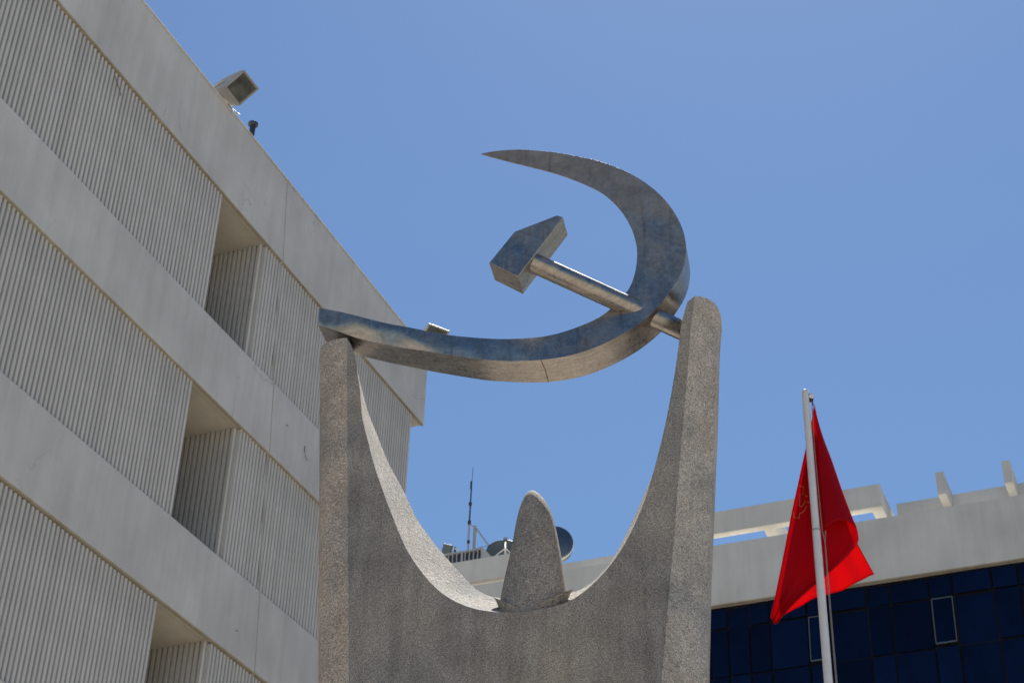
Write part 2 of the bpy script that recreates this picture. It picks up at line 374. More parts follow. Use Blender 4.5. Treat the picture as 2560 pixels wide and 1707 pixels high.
floodlight('small distant floodlight peeking above the sickle at the far roof corner', 24.95, -13.10, 20.87, rad(-35))
vp = thing('vent_pipe', 'dark vent pipe with flared cap on the ribbed block roof', 'pipe', loc=V * -13.4 + U * 18.74 + Vector((0, 0, 20.33)))
obj('pipe', tube(BM(), [(0, 0, 0), (0, 0, 1.18)], .05, 12), M['darkmetal'], vp, 40)
obj('cap', tube(BM(), [(0, 0, 1.145), (0, 0, 1.165), (0, 0, 1.20), (0, 0, 1.225)], [.07, .088, .088, .06], 14), M['darkmetal'], vp, 40)

# ------------------------------------------------------------------ glazed office building behind
E_ = 36.0
RB = thing('office_building', 'low glazed office block with navy window bands, white parapet and roof beams', 'building', loc=V * -8 + U * E_, rz=-AZ)
# local axes: x = v (to the right), y = away, z up
def rbox(v0, v1, y0, y1, z0, z1, bev=0.0, bm=None): return box(bm or BM(), v0 + 8, v1 + 8, y0, y1, z0, z1, bev)
obj('building_core', rbox(-26, 8, 0.20, 11.9, 0, 21.1), M['gasket'], RB)
obj('parapet', rbox(-26.02, 8.02, 0.0, 0.22, 19.81, 21.385, .01), M['cream'], RB)
obj('parapet_drip', rbox(-26.0, 8.0, 0.004, 0.10, 19.785, 19.809), M['drip'], RB)
obj('roof', rbox(-25.9, 7.9, 0.23, 11.8, 21.101, 21.20), M['roofdeck'], RB)
YG = 0.155
# pane columns (v) as they are spaced on the facade, and rows (z)
cols = [-15.2, -14.65, -13.75, -13.2, -12.3, -11.75, -11.2, -10.69, -10.26, -9.74, -9.25, -8.35, -7.86, -6.95, -6.41, -5.51, -4.98, -4.10, -3.52, -2.62, -2.05, -1.15, -0.6]
zr = [19.74, 19.22, 18.01, 16.80, 15.59, 14.38]
vents = {(11, 1), (15, 1)}
for r in range(len(zr) - 1):
    for c in range(len(cols) - 1):
        v0, v1, z1, z0 = cols[c] + .025, cols[c + 1] - .025, zr[r] - .022, zr[r + 1] + .022
        if (c, r) in vents:
            w = BM(); 
            cx = (v0 + v1) / 2
            wt = obj('vent_window', rbox(v0 + .035, v1 - .035, -.012, .0, z0 - z1 + .05, -.035), M['glass'], RB, loc=(0, YG - .012, z1))
            f = BM()
            for a in ((v0, v0 + .02, z0 - z1 + .02, 0), (v1 - .02, v1, z0 - z1 + .02, 0), (v0, v1, -.02, 0), (v0, v1, z0 - z1 + .02, z0 - z1 + .05)):
                rbox(a[0], a[1], -.03, .006, a[2], a[3], bm=f)
            obj('window_frame', f, M['alu'], wt)
            wt.rotation_euler = (rad(-4.0), 0, 0)
        else:
            p = obj('pane', rbox(v0 - cols[c], v1 - cols[c], -.012, 0, z0 - z1, 0), M['glass'], RB, loc=(cols[c], YG, z1))
            p.rotation_euler = (rad(random.uniform(-.35, .35)), 0, rad(random.uniform(-.35, .35)))
obj('lower_glazing', rbox(-25.9, 7.9, YG + .02, .199, .3, 14.36), M['glass'], RB)
# rooftop upstand, cantilevered beams and the two open frames
obj('upstand_wall', rbox(-6.18, 7.9, 1.10, 1.30, 21.201, 22.30, .008), M['cream'], RB)
obj('upstand_wall', rbox(-15.0, -11.35, 1.10, 1.30, 21.201, 22.19, .008), M['cream'], RB)
obj('upstand_wall', rbox(-25.9, -15.3, 1.10, 1.30, 21.201, 22.05, .008), M['cream'], RB)
for v in (-5.02, -3.49, -1.96, -0.43, 1.1): obj('roof_beam', rbox(v, v + .185, 0.0, 1.098, 21.75, 22.34, .006), M['cream'], RB)
obj('front_beam', rbox(-11.3, -6.35, 0.0, .24, 21.70, 22.30, .006), M['cream'], RB)
obj('front_beam', rbox(-25.9, -15.35, 0.0, .24, 21.49, 22.13, .006), M['cream'], RB)
for v in (-11.3, -9.28, -6.62): obj('cross_beam', rbox(v, v + .268, .242, 3.4, 21.702, 22.297, .006), M['cream'], RB)
for v in (-22.0, -18.6, -15.62): obj('cross_beam', rbox(v, v + .268, .242, 1.098, 21.492, 22.127, .006), M['cream'], RB)
obj('rear_beam', rbox(-11.3, -6.352, 3.402, 3.62, 21.70, 22.30, .006), M['cream'], RB)
for v in (-11.27, -6.60): obj('beam_post', rbox(v, v + .2, 3.1, 3.35, 21.201, 21.70), M['cream'], RB)

# ------------------------------------------------------------------ equipment on that roof
def onroof(v, du, z=21.20): return V * v + U * (E_ + du) + Vector((0, 0, z))
t = thing('antenna_mast', 'thin dark whip antenna rising from a braced grey post', 'antenna', loc=onroof(-18.49, 3.0), rz=-AZ)
Z = lambda z: z - 21.20
obj('mast', tube(BM(), [(0, 0, 0), (.0, 0, Z(24.97))], .028, 8), M['greymetal'], t, 60)
wp = obj('whip', tube(BM(), [(.0, 0, Z(24.95)), (.015, 0, Z(26.25)), (.02, 0, Z(26.27)), (.035, 0, Z(26.85))], [.026, .02, .010, .006], 8), M['darkmetal'], t, 60)
for z, r, h in ((24.97, .05, .12), (25.59, .048, .09), (26.12, .03, .26), (24.37, .045, .09)):
    obj('clamp', tube(BM(), [(.002, 0, Z(z)), (.002, 0, Z(z) + h)], r, 8), M['darkmetal'], t, 40)
obj('post', tube(BM(), [(.16, .05, 0), (.16, .05, Z(24.92))], .05, 8), M['greymetal'], t, 60)
obj('arm', tube(BM(), [(.0, 0, Z(25.0)), (.16, .05, Z(24.86))], .02, 6), M['greymetal'], t)
obj('brace', tube(BM(), [(.17, .05, Z(24.88)), (.85, .15, Z(23.85)), (1.7, .3, .03)], .028, 6), M['greymetal'], t)
obj('stay_wire', tube(BM(), [(.16, .05, Z(24.22)), (.55, .05, Z(24.22)), (.98, .1, Z(24.36))], .007, 5), M['darkmetal'], t)

def bowl(bm, R, depth, seg=28, rings=6, thick=.02):
    def surf(off, sc):
        vs = []
        for i in range(rings + 1):
            r = R * sc * i / rings
            y = depth * (1 - (i / rings) ** 2) + off
            vs.append([bm.verts.new((r * cos(2 * pi * k / seg), y, r * sin(2 * pi * k / seg))) for k in range(seg)] if i else [bm.verts.new((0, y, 0))])
        return vs
    a, b = surf(0, 1), surf(thick, 1)
    for s, fl in ((a, False), (b, True)):
        for i in range(rings):
            for k in range(seg):
                k2 = (k + 1) % seg
                f = (s[0][0], s[1][k2], s[1][k]) if i == 0 else (s[i][k], s[i][k2], s[i + 1][k2], s[i + 1][k])
                bm.faces.new(f[::-1] if fl else f)
    for k in range(seg):
        bm.faces.new((a[rings][k], a[rings][(k + 1) % seg], b[rings][(k + 1) % seg], b[rings][k]))
    bmesh.ops.recalc_face_normals(bm, faces=bm.faces); return bm
def dish(label, v, du, z, R, mat, rz, kind):
    t = thing('dish_antenna', label, 'satellite dish', loc=onroof(v, du), rz=-AZ, group='dishes on the glazed block roof')
    h = z - 21.20
    obj('mast', tube(BM(), [(0, .16, 0), (0, .16, h + .12)], .055, 10), M['greymetal'], t, 60)
    if kind == 'mesh':
        d = obj('reflector', bowl(BM(), R, .16), mat, t, 60, loc=(0, 0, h)); d.rotation_euler = (rad(-14), 0, rz)
        f = BM(); tube(f, [(0, .14, -.0), (0, -.26, 0)], .03, 8)
        for a in (90, 210, 330): tube(f, [(R * .95 * cos(rad(a)), .0, R * .95 * sin(rad(a))), (0, -.27, 0)], .014, 6)
        obj('feed', f, M['white'], d)
        obj('rim_bracket', box(BM(), -.06, .06, -.02, .10, R, R + .09), M['greymetal'], d)
        obj('rim', tube(BM(), [(R * cos(2 * pi * k / 32), .0, R * sin(2 * pi * k / 32)) for k in range(33)], .014, 6, cap=False), M['darkmetal'], d)
    else:
        bm = BM(); prof = [(R * .55, .30), (R * .97, .22), (R, .20), (R, -.10), (R * .985, -.12), (R * .6, -.16), (R * .25, -.178)]
        rings = [[bm.verts.new((r * cos(2 * pi * k / 36), y, r * sin(2 * pi * k / 36))) for k in range(36)] for r, y in prof]
        for A, B in zip(rings, rings[1:]):
            for k in range(36): bm.faces.new((A[k], A[(k + 1) % 36], B[(k + 1) % 36], B[k]))
        bm.faces.new(rings[0]); bm.faces.new(rings[-1][::-1]); bmesh.ops.recalc_face_normals(bm, faces=bm.faces)
        d = obj('radome', bm, mat, t, 35, loc=(0, 0, h)); d.rotation_euler = (0, 0, rz)
        obj('rim', tube(BM(), [(R * 1.005 * cos(2 * pi * k / 40), -.05, R * 1.005 * sin(2 * pi * k / 40)) for k in range(41)], .016, 6, cap=False), M['white'], d)
    return t
M['dishback'] = plain('dish_grey_green', (0.10, 0.12, 0.12), 0.5, 0.2)
dish('dark dish with white feed struts, left of the stone cone', -17.35, 3.0, 23.82, .54, M['dishback'], rad(25), 'mesh')
dish('shiny dark drum dish half hidden behind the stone cone', -15.86, 3.0, 23.88, .50, M['drum'], rad(24), 'drum')

t = thing('roof_unit', 'pale louvred rooftop unit behind the left beam', 'air unit', loc=onroof(-18.15, 2.0, 21.36), rz=-AZ)
obj('feet', box(BM(), -.5, .45, .1, .6, -.159, -.001), M['darkmetal'], t)
obj('casing', box(BM(), -.62, .56, 0, .7, 0, 2.08), M['darkmetal'], t)
f = BM(); box(f, -.66, .60, -.03, .73, 2.17, 2.215); box(f, -.66, .60, -.03, .73, -.0 + .001, .08)
for x in (-.66, -.06, .54): box(f, x, x + .06, -.035, .735, .081, 2.169)
obj('frame', f, M['greymetal'], t)
for k in range(9):
    x = -.58 + k * .125
    if abs(x + .05) > .07: obj('louvre', box(BM(), x, x + .03, -.015, .05, .10, 2.165), M['greymetal'], t)

t = thing('panel_antenna', 'tilted grey panel antenna on angled struts at the roof edge', 'antenna', loc=onroof(-18.95, 2.6), rz=-AZ)
pm = BM(); box(pm, -.14, .14, -.05, .05, -.30, .30, .015); 
p = obj('panel', pm, M['dishback'], t, loc=(-.02, 0, 2.70)); p.rotation_euler = (rad(20), rad(22), 0)
obj('mast', tube(BM(), [(.2, .1, 0), (.2, .1, 2.95)], .035, 8), M['darkmetal'], t, 60)
obj('strut', tube(BM(), [(.02, .05, 2.95), (.24, .1, 2.88), (.75, .2, 2.30), (1.0, .2, .03)], .035, 6), M['white'], t)
obj('clamp', box(BM(), .12, .28, .02, .18, 2.55, 2.62), M['darkmetal'], t)

# ------------------------------------------------------------------ stone monument
MA = rad(12.0); MN = Vector((sin(MA), cos(MA), 0)); MW = Vector((cos(MA), -sin(MA), 0))
MLOC = MN * 8.5 + MW * -1.74
MO = thing('stone_monument', 'grey bush-hammered stone monument with two tall horns and a central cone', 'monument', loc=MLOC, rz=-MA)
# local: x right, y away from the viewer, z up; y = 0 is the front face
T = 0.42
creL = [(-0.914, 5.393), (-0.984, 6.151), (-1.084, 7.251), (-1.127, 7.72)]
creR = [(0.804, 5.303), (0.884, 6.077), (0.955, 6.82), (0.981, 7.062), (1.035, 7.629), (1.060, 7.805)]
creL = [(-0.50, 0.0)] + creL; creR = [(0.42, 0.0)] + creR
creLR = [(-0.50, 0.0), (-0.93, 5.393), (-1.03, 6.151), (-1.15, 7.251), (-1.225, 7.90)]; creRR = [(0.42, 0.0), (0.80, 5.303), (0.88, 6.077), (0.985, 7.062), (1.04, 8.05)]
flR = [(0.30, 0.0), (0.215, 5.3), (0.18, 6.03), (0.16, 6.9), (0.13, 7.77)]
ZTL, ZTR = 7.72, 7.805
front = [(-1.121, 7.705), (-1.09, 7.655), (-1.062, 7.565), (-1.041, 7.473), (-1.022, 7.365), (-1.001, 7.229), (-0.971, 7.089), (-0.931, 6.955), (-0.885, 6.801), (-0.838, 6.668), (-0.751, 6.447), (-0.656, 6.228), (-0.563, 6.074), (-0.449, 5.936), (-0.336, 5.85), (-0.229, 5.801), (-0.124, 5.775), (-0.024, 5.764), (0.077, 5.765), (0.188, 5.778), (0.277, 5.799), (0.368, 5.849), (0.457, 5.926), (0.549, 6.036), (0.629, 6.167), (0.693, 6.307), (0.75, 6.468), (0.807, 6.677), (0.857, 6.891), (0.896, 7.094), (0.936, 7.336), (0.968, 7.577), (0.988, 7.672), (1.023, 7.80)]
rear = [(-1.212, 7.86), (-1.190, 7.80), (-1.166, 7.72), (-1.133, 7.604), (-1.071, 7.413), (-1.012, 7.271), (-0.955, 7.131), (-0.903, 7.017), (-0.792, 6.806), (-0.708, 6.63), (-0.597, 6.466), (-0.507, 6.35), (-0.416, 6.238), (-0.328, 6.141), (-0.256, 6.092), (-0.194, 6.070), (-0.03, 6.056), (0.138, 6.054), (0.236, 6.073), (0.29, 6.085), (0.357, 6.124), (0.425, 6.189), (0.493, 6.281), (0.562, 6.412), (0.638, 6.586), (0.715, 6.776), (0.768, 6.9), (0.810, 7.029), (0.880, 7.328), (0.925, 7.62), (0.96, 7.85), (0.985, 8.01)]
def xs(z, s, y=0):
    a, b = (creL, creR) if y < .1 else (creLR, creRR)
    return lin(a, z) * (1 - s) + lin(b, z) * s
NU, NZ = 150, 60
def sheet(curve, y, zcap):
    pts = cr(curve, NU); out = []
    for p in pts:
        z = min(p.y, zcap) if zcap else p.y
        a, b = (lin(creL, z), lin(creR, z)) if y < .1 else (lin(creLR, z), lin(creRR, z)); s = (p.x - a) / (b - a)
        out.append((s, z))
    out[0] = (0.0, out[0][1]); out[-1] = (1.0, out[-1][1])
    return out
bm = BM()
def ybulge(s, z): return 0.035 * (1 - (2 * s - 1) ** 2) ** 2 * -1 * 0    # front face kept plane
def panel(curve, y):
    cols_ = []
    for s, zt in curve:
        col = []
        for k in range(NZ + 1):
            f = k / NZ; z = zt * (1 - (1 - f) ** 1.6)
            col.append(bm.verts.new((xs(z, s, y), y, z)))
        cols_.append(col)
    for A, B in zip(cols_, cols_[1:]):
        for k in range(NZ): bm.faces.new((A[k], B[k], B[k + 1], A[k + 1]))
    return cols_
fc = sheet(front, 0, None); rc = sheet(rear, T, None)
fc[0] = (0.0, ZTL); fc[-1] = (1.0, ZTR); ZRL, ZRR = 7.86, 7.99
rc[0] = (0.0, ZRL); rc[-1] = (1.0, ZRR)
FP = panel(fc, 0.0); RP = panel(rc, T)
# rim between the two outlines, with a narrow chamfer on the front arris
rim = [[c[-1] for c in FP]]
M_R = 5
for j in range(1, M_R):
    f = j / M_R
    rim.append([bm.verts.new(FP[i][-1].co.lerp(RP[i][-1].co, f) + Vector((0, 0, -0.02 * sin(pi * f)))) for i in range(NU)])
rim.append([c[-1] for c in RP])
for A, B in zip(rim, rim[1:]):
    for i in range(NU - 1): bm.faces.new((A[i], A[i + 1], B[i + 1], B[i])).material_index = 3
# flanks
def flank(side, ncol=14):
    cols_ = [FP[0] if side < 0 else FP[-1]]
    ztf, ztr = (ZTL, ZRL) if side < 0 else (ZTR, ZRR)
    plan = []
    if side < 0:
        for k in range(1, ncol + 1):
            a = k / ncol * pi / 2; plan.append((-0.225 * sin(a), 0.20 * (1 - cos(a)), sin(a)))
    else:
        for k in range(1, ncol + 1):
            f = k / ncol; plan.append((None, 0.22 * f, f))
    plan += [(plan[-1][0], y, 1.0) for y in (0.27, 0.33, T - .03)] + [((plan[-1][0] or 0) + (.03 if side < 0 else 0), T, 0.9)]
    for dx, y, f in plan:
        topf = min(ztf + 0.62 * y, ztf + .14 if side < 0 else ztf + .185)
        drop = (0.10 if side < 0 else 0.135) * (1 - sqrt(max(0, 1 - min(1, f * .985) ** 2.4)))
        zt = topf - drop
        col = []
        for k in range(NZ + 1):
            q = k / NZ; z = zt * (1 - (1 - q) ** 1.6)
            if side < 0: x = lin(creL, z) + dx
            else: x = lin(creR, z) + lin(flR, z) * f
            col.append(bm.verts.new((x, y, z)))
        cols_.append(col)
    cols_.append(RP[0] if side < 0 else RP[-1])
    for A, B in zip(cols_, cols_[1:]):
        for k in range(NZ):
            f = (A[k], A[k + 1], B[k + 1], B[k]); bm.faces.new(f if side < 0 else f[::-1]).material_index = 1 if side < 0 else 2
    # domed top: fan from the inner edge of the horn (rim end column) to the flank tops
    top = [c[-1] for c in cols_]; inner = [r[0] if side < 0 else r[-1] for r in rim]
    n = len(top)
    prev = None
    grid = []
    for i, tv in enumerate(top):
        f = i / (n - 1); g_ = f * (len(inner) - 1); a = int(min(g_, len(inner) - 2)); ip = inner[a].co.lerp(inner[a + 1].co, g_ - a)
        grid.append((tv, ip))
    rows_ = []
    for i, (tv, ip) in enumerate(grid):
        if i in (0, n - 1): rows_.append([tv]); continue
        r = [tv]
        for k in range(1, 5):
            h = k / 4; p = tv.co.lerp(ip, h)
            ytop = min(ztf + 0.62 * p.y, ztf + .14 if side < 0 else ztf + .185)
            e = 1 - h
            p.z = ytop * (1 - e ** 2.4) + tv.co.z * e ** 2.4
            r.append(bm.verts.new(p))
        rows_.append(r)
    for A, B in zip(rows_, rows_[1:]):
        if len(A) == 1 and len(B) > 1:
            for k in range(len(B) - 1): bm.faces.new((A[0], B[k], B[k + 1]))
        elif len(B) == 1 and len(A) > 1:
            for k in range(len(A) - 1): bm.faces.new((A[k], B[0], A[k + 1]))
        else:
            for k in range(len(A) - 1): bm.faces.new((A[k], B[k], B[k + 1], A[k + 1]))
flank(-1); flank(1)
bmesh.ops.remove_doubles(bm, verts=bm.verts, dist=0.0004)
bmesh.ops.recalc_face_normals(bm, faces=bm.faces)
body = obj('horned_body', bm, M['stone'], MO, 28)
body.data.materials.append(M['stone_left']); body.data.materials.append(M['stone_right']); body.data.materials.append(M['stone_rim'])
bv = body.modifiers.new('arris', 'BEVEL'); bv.width = 0.008; bv.segments = 2; bv.limit_method = 'ANGLE'; bv.angle_limit = rad(40)
bv.harden_normals = False
# central cone: rounded horn of stone standing in the notch
prof = [(6.648, 0.000, 0.040), (6.641, 0.020, 0.0415), (6.612, 0.048, 0.046), (6.55, 0.079, 0.055), (6.48, 0.102, 0.062), (6.40, 0.118, 0.066), (6.315, 0.132, 0.069), (6.19, 0.153, 0.070), (6.05, 0.176, 0.069), (5.94, 0.190, 0.067), (5.84, 0.198, 0.066), (5.70, 0.205, 0.066)]
cb = BM(); seg = 48; rings = []
pp = cr([(r, z, c) for z, r, c in prof], 44)
for p in pp:
    r = max(p.x, 0.0005)
    rings.append([cb.verts.new((p.z + r * cos(2 * pi * k / seg), 0.215 + r * 0.95 * sin(2 * pi * k / seg), p.y)) for k in range(seg)])
for A, B in zip(rings, rings[1:]):
    for k in range(seg): cb.faces.new((A[k], A[(k + 1) % seg], B[(k + 1) % seg], B[k]))
cb.faces.new(rings[0]); cb.faces.new(rings[-1][::-1]); bmesh.ops.recalc_face_normals(cb, faces=cb.faces)
cone = obj('cone', cb, M['stone'], MO, 60)
# thin stone lips that flare round the foot of the cone
def rimz(x, y):
    def at(curve, x):
        for (x0, z0), (x1, z1) in zip(curve, curve[1:]):
            if x0 <= x <= x1: return z0 + (z1 - z0) * (x - x0) / (x1 - x0)
        return curve[-1][1]
    f = max(0, min(1, y / T)); return at(front, x) * (1 - f) + at(rear, x) * f
for a0, a1 in ((165, 262), (380, 278)):
    lb = BM(); n = 26; prev = None
    for k in range(n + 1):
        f = k / n; a = rad(a0 + (a1 - a0) * f)
        h = 0.052 * sin(pi * f ** .8) ** .7 + 0.003; fl = 0.030 * sin(pi * f ** .8) ** .7
        ca, sa = cos(a), sin(a)
        def at(r, dz):
            x, y = 0.066 + r * ca, max(0.006, 0.215 + r * 0.95 * sa)
            return (x, y, rimz(0.066 + 0.20 * ca, max(0.0, 0.215 + 0.19 * sa)) + dz)
        r = 0.193
        ring = [lb.verts.new(q) for q in (at(r - .02, -.06), at(r - .004, -.03), at(r + .006 + fl * .45, h * .5), at(r + .006 + fl, h), at(r - .004 + fl, h), at(r - .006 + fl * .45, h * .55))]
        if prev:
            for q in range(6): lb.faces.new((prev[q], prev[(q + 1) % 6], ring[(q + 1) % 6], ring[q]))
        else: lb.faces.new(ring)
        prev = ring
    lb.faces.new(prev[::-1]); bmesh.ops.recalc_face_normals(lb, faces=lb.faces)
    obj('lip', lb, M['stone'], MO, 50)

# ------------------------------------------------------------------ steel hammer and sickle
SO = thing('hammer_and_sickle', 'large weathered steel hammer and sickle emblem held between the monument horns', 'sculpture', loc=MLOC + Vector((0, 0, 7.45)), rz=-MA)
s_in = [(-1.353, 8.019), (-1.22, 7.977), (-1.003, 7.889), (-0.766, 7.808), (-0.615, 7.756), (-0.453, 7.71), (-0.283, 7.672), (-0.114, 7.648), (0.052, 7.641), (0.163, 7.649), (0.273, 7.674), (0.383, 7.713), (0.459, 7.749), (0.525, 7.798), (0.592, 7.869), (0.648, 7.947), (0.676, 8.019), (0.696, 8.113), (0.704, 8.238), (0.691, 8.338), (0.664, 8.441), (0.619, 8.547), (0.562, 8.642), (0.482, 8.737), (0.389, 8.811), (0.26, 8.895), (0.129, 8.965), (-0.039, 9.041), (-0.184, 9.106), (-0.331, 9.176)]
s_out = [(-1.35, 7.887), (-1.267, 7.85), (-1.146, 7.8), (-0.967, 7.731), (-0.792, 7.673), (-0.618, 7.615), (-0.446, 7.565), (-0.277, 7.519), (-0.109, 7.492), (0.001, 7.478), (0.111, 7.471), (0.22, 7.477), (0.329, 7.495), (0.438, 7.529), (0.546, 7.577), (0.656, 7.641), (0.765, 7.726), (0.843, 7.811), (0.911, 7.911), (0.968, 8.014), (0.998, 8.106), (1.012, 8.216), (1.004, 8.329), (0.979, 8.431), (0.937, 8.537), (0.871, 8.654), (0.782, 8.768), (0.668, 8.875), (0.552, 8.955), (0.435, 9.021), (0.317, 9.07), (0.198, 9.114), (0.078, 9.148), (-0.042, 9.176), (-0.163, 9.189), (-0.259, 9.189), (-0.335, 9.180)]
NS = 160; A_ = cr(s_in, NS); B_ = cr(s_out, NS); SY, ST = 0.06, 0.25
sb = BM(); lay = []
NC = 8
def sick_t(f): return ST * (1 if f < .58 else max(0.03, 1 - ((f - .58) / .42) ** 1.15))      # outer edge thickness along the blade
def sick_in(f): return ST * (0.92 if f < .08 else max(0.035, 0.92 * (1 - (f - .08) / .40)))   # inner edge narrows to a blade
for back in (0, 1):
    rows_ = []
    for i, (a, b) in enumerate(zip(A_, B_)):
        f = i / (NS - 1); row = []
        for c in range(NC + 1):
            q = c / NC; p = a.lerp(b, q)
            y = SY
            if back: y += min(sick_in(f), sick_t(f)) * (1 - q) + sick_t(f) * q
            else:                                   # beaten plate: the grip's lower half rolls back unevenly
                g_ = max(0, 1 - (f / .33) ** 2)
                roll = max(0, q - .45 - .22 * sin(f * 34 + 1.2) - .10 * sin(f * 81)) 
                y += g_ * (0.055 * roll ** 1.2 + 0.004 * sin(f * 60 + q * 3))
            row.append(sb.verts.new((p.x, y, p.y - 7.45)))
        rows_.append(row)
    lay.append(rows_)
for L_, fl in ((lay[0], 0), (lay[1], 1)):
    for i in range(NS - 1):
        for c in range(NC):
            f = (L_[i][c], L_[i][c + 1], L_[i + 1][c + 1], L_[i + 1][c]); sb.faces.new(f[::-1] if fl else f)
for i in range(NS - 1):
    for c in (0, NC):
        sb.faces.new((lay[0][i][c], lay[0][i + 1][c], lay[1][i + 1][c], lay[1][i][c]))
for i in (0, NS - 1):
    for c in range(NC): sb.faces.new((lay[0][i][c], lay[0][i][c + 1], lay[1][i][c + 1], lay[1][i][c]))
bmesh.ops.recalc_face_normals(sb, faces=sb.faces)
sk = obj('sickle', sb, M['steel'], SO, 35)
obj('weld_seam', tube(BM(), [(.105, SY + .004, 7.471 - 7.45), (.112, .18, 7.4705 - 7.45), (.108, SY + ST - .004, 7.471 - 7.45)], .003, 8), M['rust'], sk)
m_ = sk.modifiers.new('arris', 'BEVEL'); m_.width = 0.005; m_.segments = 2; m_.limit_method = 'ANGLE'; m_.angle_limit = rad(50)
hp = [(0.259, 8.271), (-0.005, 8.174), (-0.158, 7.949), (0.024, 7.822), (0.298, 8.249)]
hb = prism(BM(), [(x, 0, z - 7.45) for x, z in hp], ((0, -.33, 0), (0, -.15, 0)))
hh = obj('hammer_head', hb, M['steel'], SO)
m_ = hh.modifiers.new('arris', 'BEVEL'); m_.width = 0.005; m_.segments = 2; m_.limit_method = 'ANGLE'
p0, p1 = Vector((.130, -.245, 7.972 - 7.45)), Vector((.625, .06, 7.834 - 7.45))
d = (p1 - p0); p0 = p0 - d.normalized() * .05 + Vector((0, .012, 0)); p2 = p1 + d.normalized() * .46
hd = tube(BM(), [p0.lerp(p2, k / 12) for k in range(13)], .062, 32)
obj('hammer_handle', hd, M['steel'], SO, 50)
# ------------------------------------------------------------------ flagpole and red flag
FX, FY = 3.475, 17.0
FPOLE = thing('flagpole', 'tall white metal flagpole carrying the red flag', 'flagpole', loc=(FX, FY, 0))
obj('pole', tube(BM(), [(0, 0, 0.02), (0, 0, 4), (0, 0, 8), (0, 0, 10.90)], [.060, .054, .048, .045], 20), M['pole'], FPOLE, 50)
obj('upper_pole', tube(BM(), [(0, 0, 10.901), (0, 0, 12.71)], [.043, .0405], 20), M['pole'], FPOLE, 50)
obj('collar', tube(BM(), [(0, 0, 10.875), (0, 0, 10.90)], .0465, 20), M['greymetal'], FPOLE, 50)
obj('cap', tube(BM(), [(0, 0, 12.711), (0, 0, 12.745), (0, 0, 12.755)], [.042, .040, .028], 20), M['pole'], FPOLE, 50)
pu = obj('pulley', box(BM(), .040, .088, -.02, .02, 12.60, 12.70, .008), M['darkmetal'], FPOLE)
obj('wheel', tube(BM(), [(.066, -.028, 12.66), (.066, .028, 12.66)], .03, 12), M['white'], pu)
obj('halyard', tube(BM(), [(.07, -.01, 12.62), (.052, -.02, 11.9), (.056, -.03, 11.3), (.06, -.035, 10.88), (.062, -.035, 10.84)], .005, 6), M['rope'], FPOLE)
obj('halyard', tube(BM(), [(.075, .0, 12.61), (.082, -.01, 12.54)], .006, 6), M['darkmetal'], FPOLE)
obj('halyard', tube(BM(), [(.098, -.03, 10.87), (.082, -.035, 10.74), (.080, -.035, 10.2), (.084, -.035, 9.2), (.085, -.035, 5), (.08, -.03, 1.3)], .0055, 6), M['rope'], FPOLE)
obj('halyard', tube(BM(), [(.064, -.035, 10.84), (.080, -.035, 10.73), (.073, -.035, 10.2), (.073, -.035, 9.2), (.07, -.035, 5), (.075, -.03, 1.3)], .005, 6), M['rope'], FPOLE)
obj('base_plate', box(BM(), -.16, .16, -.16, .16, 0.001, .02), M['greymetal'], FPOLE)

FL = thing('flag', 'limp red flag with faint yellow hammer and sickle outline hanging on the pole', 'flag', loc=(3.55, 17.0, 9.79))
ox, oy, oz = 3.55, 17.0, 9.79
AL = [(3.589, 12.602), (3.545, 12.369), (3.476, 12.098), (3.349, 11.594), (3.244, 11.181), (3.139, 10.728), (3.022, 10.239), (2.925, 9.857)]
AR = [(3.599, 12.547), (3.655, 12.239), (3.743, 11.897), (3.835, 11.485), (3.911, 11.182), (3.96, 11.021), (3.971, 10.897), (3.951, 10.809), (3.799, 10.619), (3.575, 10.399), (3.332, 10.179), (3.148, 9.994), (2.986, 9.789)]
def wav(i, j): return 0.008 * sin(26 * j + 5 * i) * i ** 1.5 + 0.006 * sin(41 * j - 9 * i) * i ** 2 + 0.020 * sin(7.0 * j + 1.0 + 1.2 * i) * i + 0.012 * sin(15 * j + 3 * i) * i
NR, NCc = 60, 26
la, ra = cr(AL, NR), cr(AR, NR)
fb = BM()
def depthA(i, j): return 0.10 + 0.07 * sin(pi * j) * min(1, 3 * i) + wav(i, j) + 0.03 * (j > .999)
GA = []
for i in range(NR):
    row = []
    for j in range(NCc + 1):
        p = la[i].lerp(ra[i], j / NCc); row.append(fb.verts.new((p.x - ox, depthA(i / NR, j / NCc), p.y - oz)))
    GA.append(row)
for a, b in zip(GA, GA[1:]):
    for j in range(NCc): fb.faces.new((a[j], a[j + 1], b[j + 1], b[j]))
# hoist part in front, from the halyard out to the right-hand fold
hoist = cr([(3.572, 12.55), (3.566, 12.063), (3.562, 11.465), (3.565, 10.90)], 34); foldp = cr([(3.603, 12.53), (3.655, 12.239), (3.743, 11.897), (3.835, 11.485), (3.911, 11.182), (3.958, 11.015)], 34)
arc = [0, .035, .06, .066, .05, .025, 0]
GH = []
for i in range(34):
    row = []
    for j in range(13):
        f = j / 12; p = hoist[i].lerp(foldp[i], f); z = p.y
        if i > 20: z += 0.075 * sin(pi * f) * ((i - 20) / 13) ** 2
        row.append(fb.verts.new((p.x - ox, -0.03 * (1 - f) - .05 * sin(pi * f) * min(1, i / 8) + (0.128) * f, z - oz)))
    GH.append(row)
for a, b in zip(GH, GH[1:]):
    for j in range(12): fb.faces.new((a[j], a[j + 1], b[j + 1], b[j]))
cloth = obj('cloth', fb, M['flag'], FL, 180)
sm = cloth.modifiers.new('thickness', 'SOLIDIFY'); sm.thickness = 0.003
bb = BM()
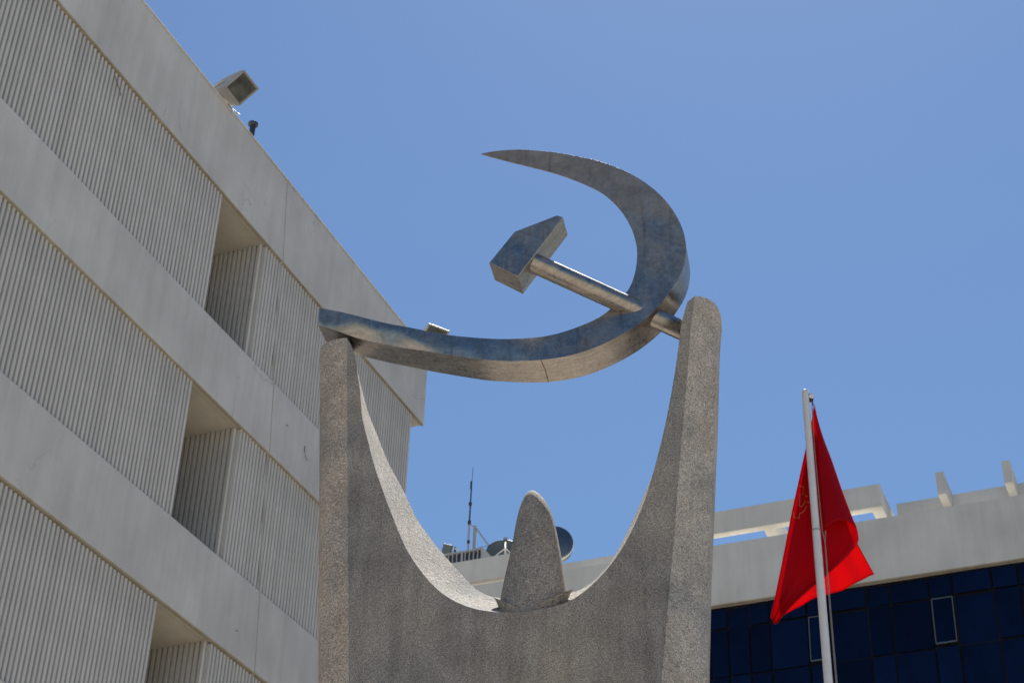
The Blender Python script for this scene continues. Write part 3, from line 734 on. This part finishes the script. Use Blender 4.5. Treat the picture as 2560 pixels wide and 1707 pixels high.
bt = cr([(3.560, 12.45), (3.563, 12.45), (3.568, 12.45), (3.573, 12.45), (3.578, 12.45)], 30); bo = cr([(3.10, 9.98), (3.200, 10.032), (3.442, 10.163), (3.668, 10.268), (3.848, 10.340), (4.031, 10.449), (4.136, 10.514)], 30)
bmid = cr([(3.05, 10.30), (3.369, 10.60), (3.607, 10.72), (3.803, 10.90), (3.960, 10.90)], 30)
def pB(j, f):
    if f < .6: p = bt[j].lerp(bmid[j], f / .6)
    else: p = bmid[j].lerp(bo[j], (f - .6) / .4)
    dy = max(0, f - .6) * .9
    return Vector((p.x * (1 + dy / 17) - ox, 0.20 + .07 * f + dy + .03 * sin(j * .42 + f) * f ** 2 + .015 * sin(j * 1.0 + 2 * f) * f, p.y + .52 * dy - oz))
GB = [[bb.verts.new(pB(j, i / 30)) for j in range(30)] for i in range(31)]
for a, b in zip(GB, GB[1:]):
    for j in range(29): bb.faces.new((a[j], a[j + 1], b[j + 1], b[j]))
lower = obj('fly_fold', bb, M['flag'], FL, 180); lower['label'] = 'bright red back fold of the flag'
sm = lower.modifiers.new('thickness', 'SOLIDIFY'); sm.thickness = 0.003
# stitched hems
def hem(pts): obj('hem', tube(BM(), pts, .006, 6), M['flag'], FL, 60)
hem([GA[i][0].co.copy() if False else Vector((la[i].x - ox, depthA(i / NR, 0), la[i].y - oz)) for i in range(0, NR, 3)] + [Vector((la[-1].x - ox, depthA(1, 0), la[-1].y - oz))])
hem([pB(j, 1) for j in range(30)])
hem([pB(29, .6 + .4 * k / 8) for k in range(9)])
# printed outline emblem, laid on the cloth behind the pole
emb = [[(3.33, 11.516), (3.343, 11.524), (3.397, 11.517), (3.383, 11.423), (3.349, 11.428), (3.331, 11.26), (3.345, 11.256), (3.375, 11.28), (3.399, 11.323), (3.404, 11.342)],
       [(3.407, 11.412), (3.424, 11.403), (3.44, 11.394)], [(3.424, 11.331), (3.459, 11.318)],
       [(3.251, 11.174), (3.259, 11.169), (3.253, 11.114), (3.319, 11.107), (3.33, 11.175), (3.361, 11.185), (3.387, 11.216), (3.403, 11.244), (3.412, 11.277)]]
def surfA(x, z):
    best = None
    for i in range(NR - 1):
        l, r = la[i], ra[i]
        if abs(r.x - l.x) < 1e-4: continue
        j = (x - l.x) / (r.x - l.x)
        if -0.05 <= j <= 1:
            zz = l.y + (r.y - l.y) * j
            if best is None or abs(zz - z) < best[0]: best = (abs(zz - z), depthA(i / NR, max(0, min(1, j))))
    return best[1] if best else 0.1
eb = BM()
for line in emb:
    tube(eb, [(x - ox, surfA(x, z) - .004, z - oz) for x, z in line], .0035, 5)
obj('emblem_outline', eb, M['yellow'], FL)
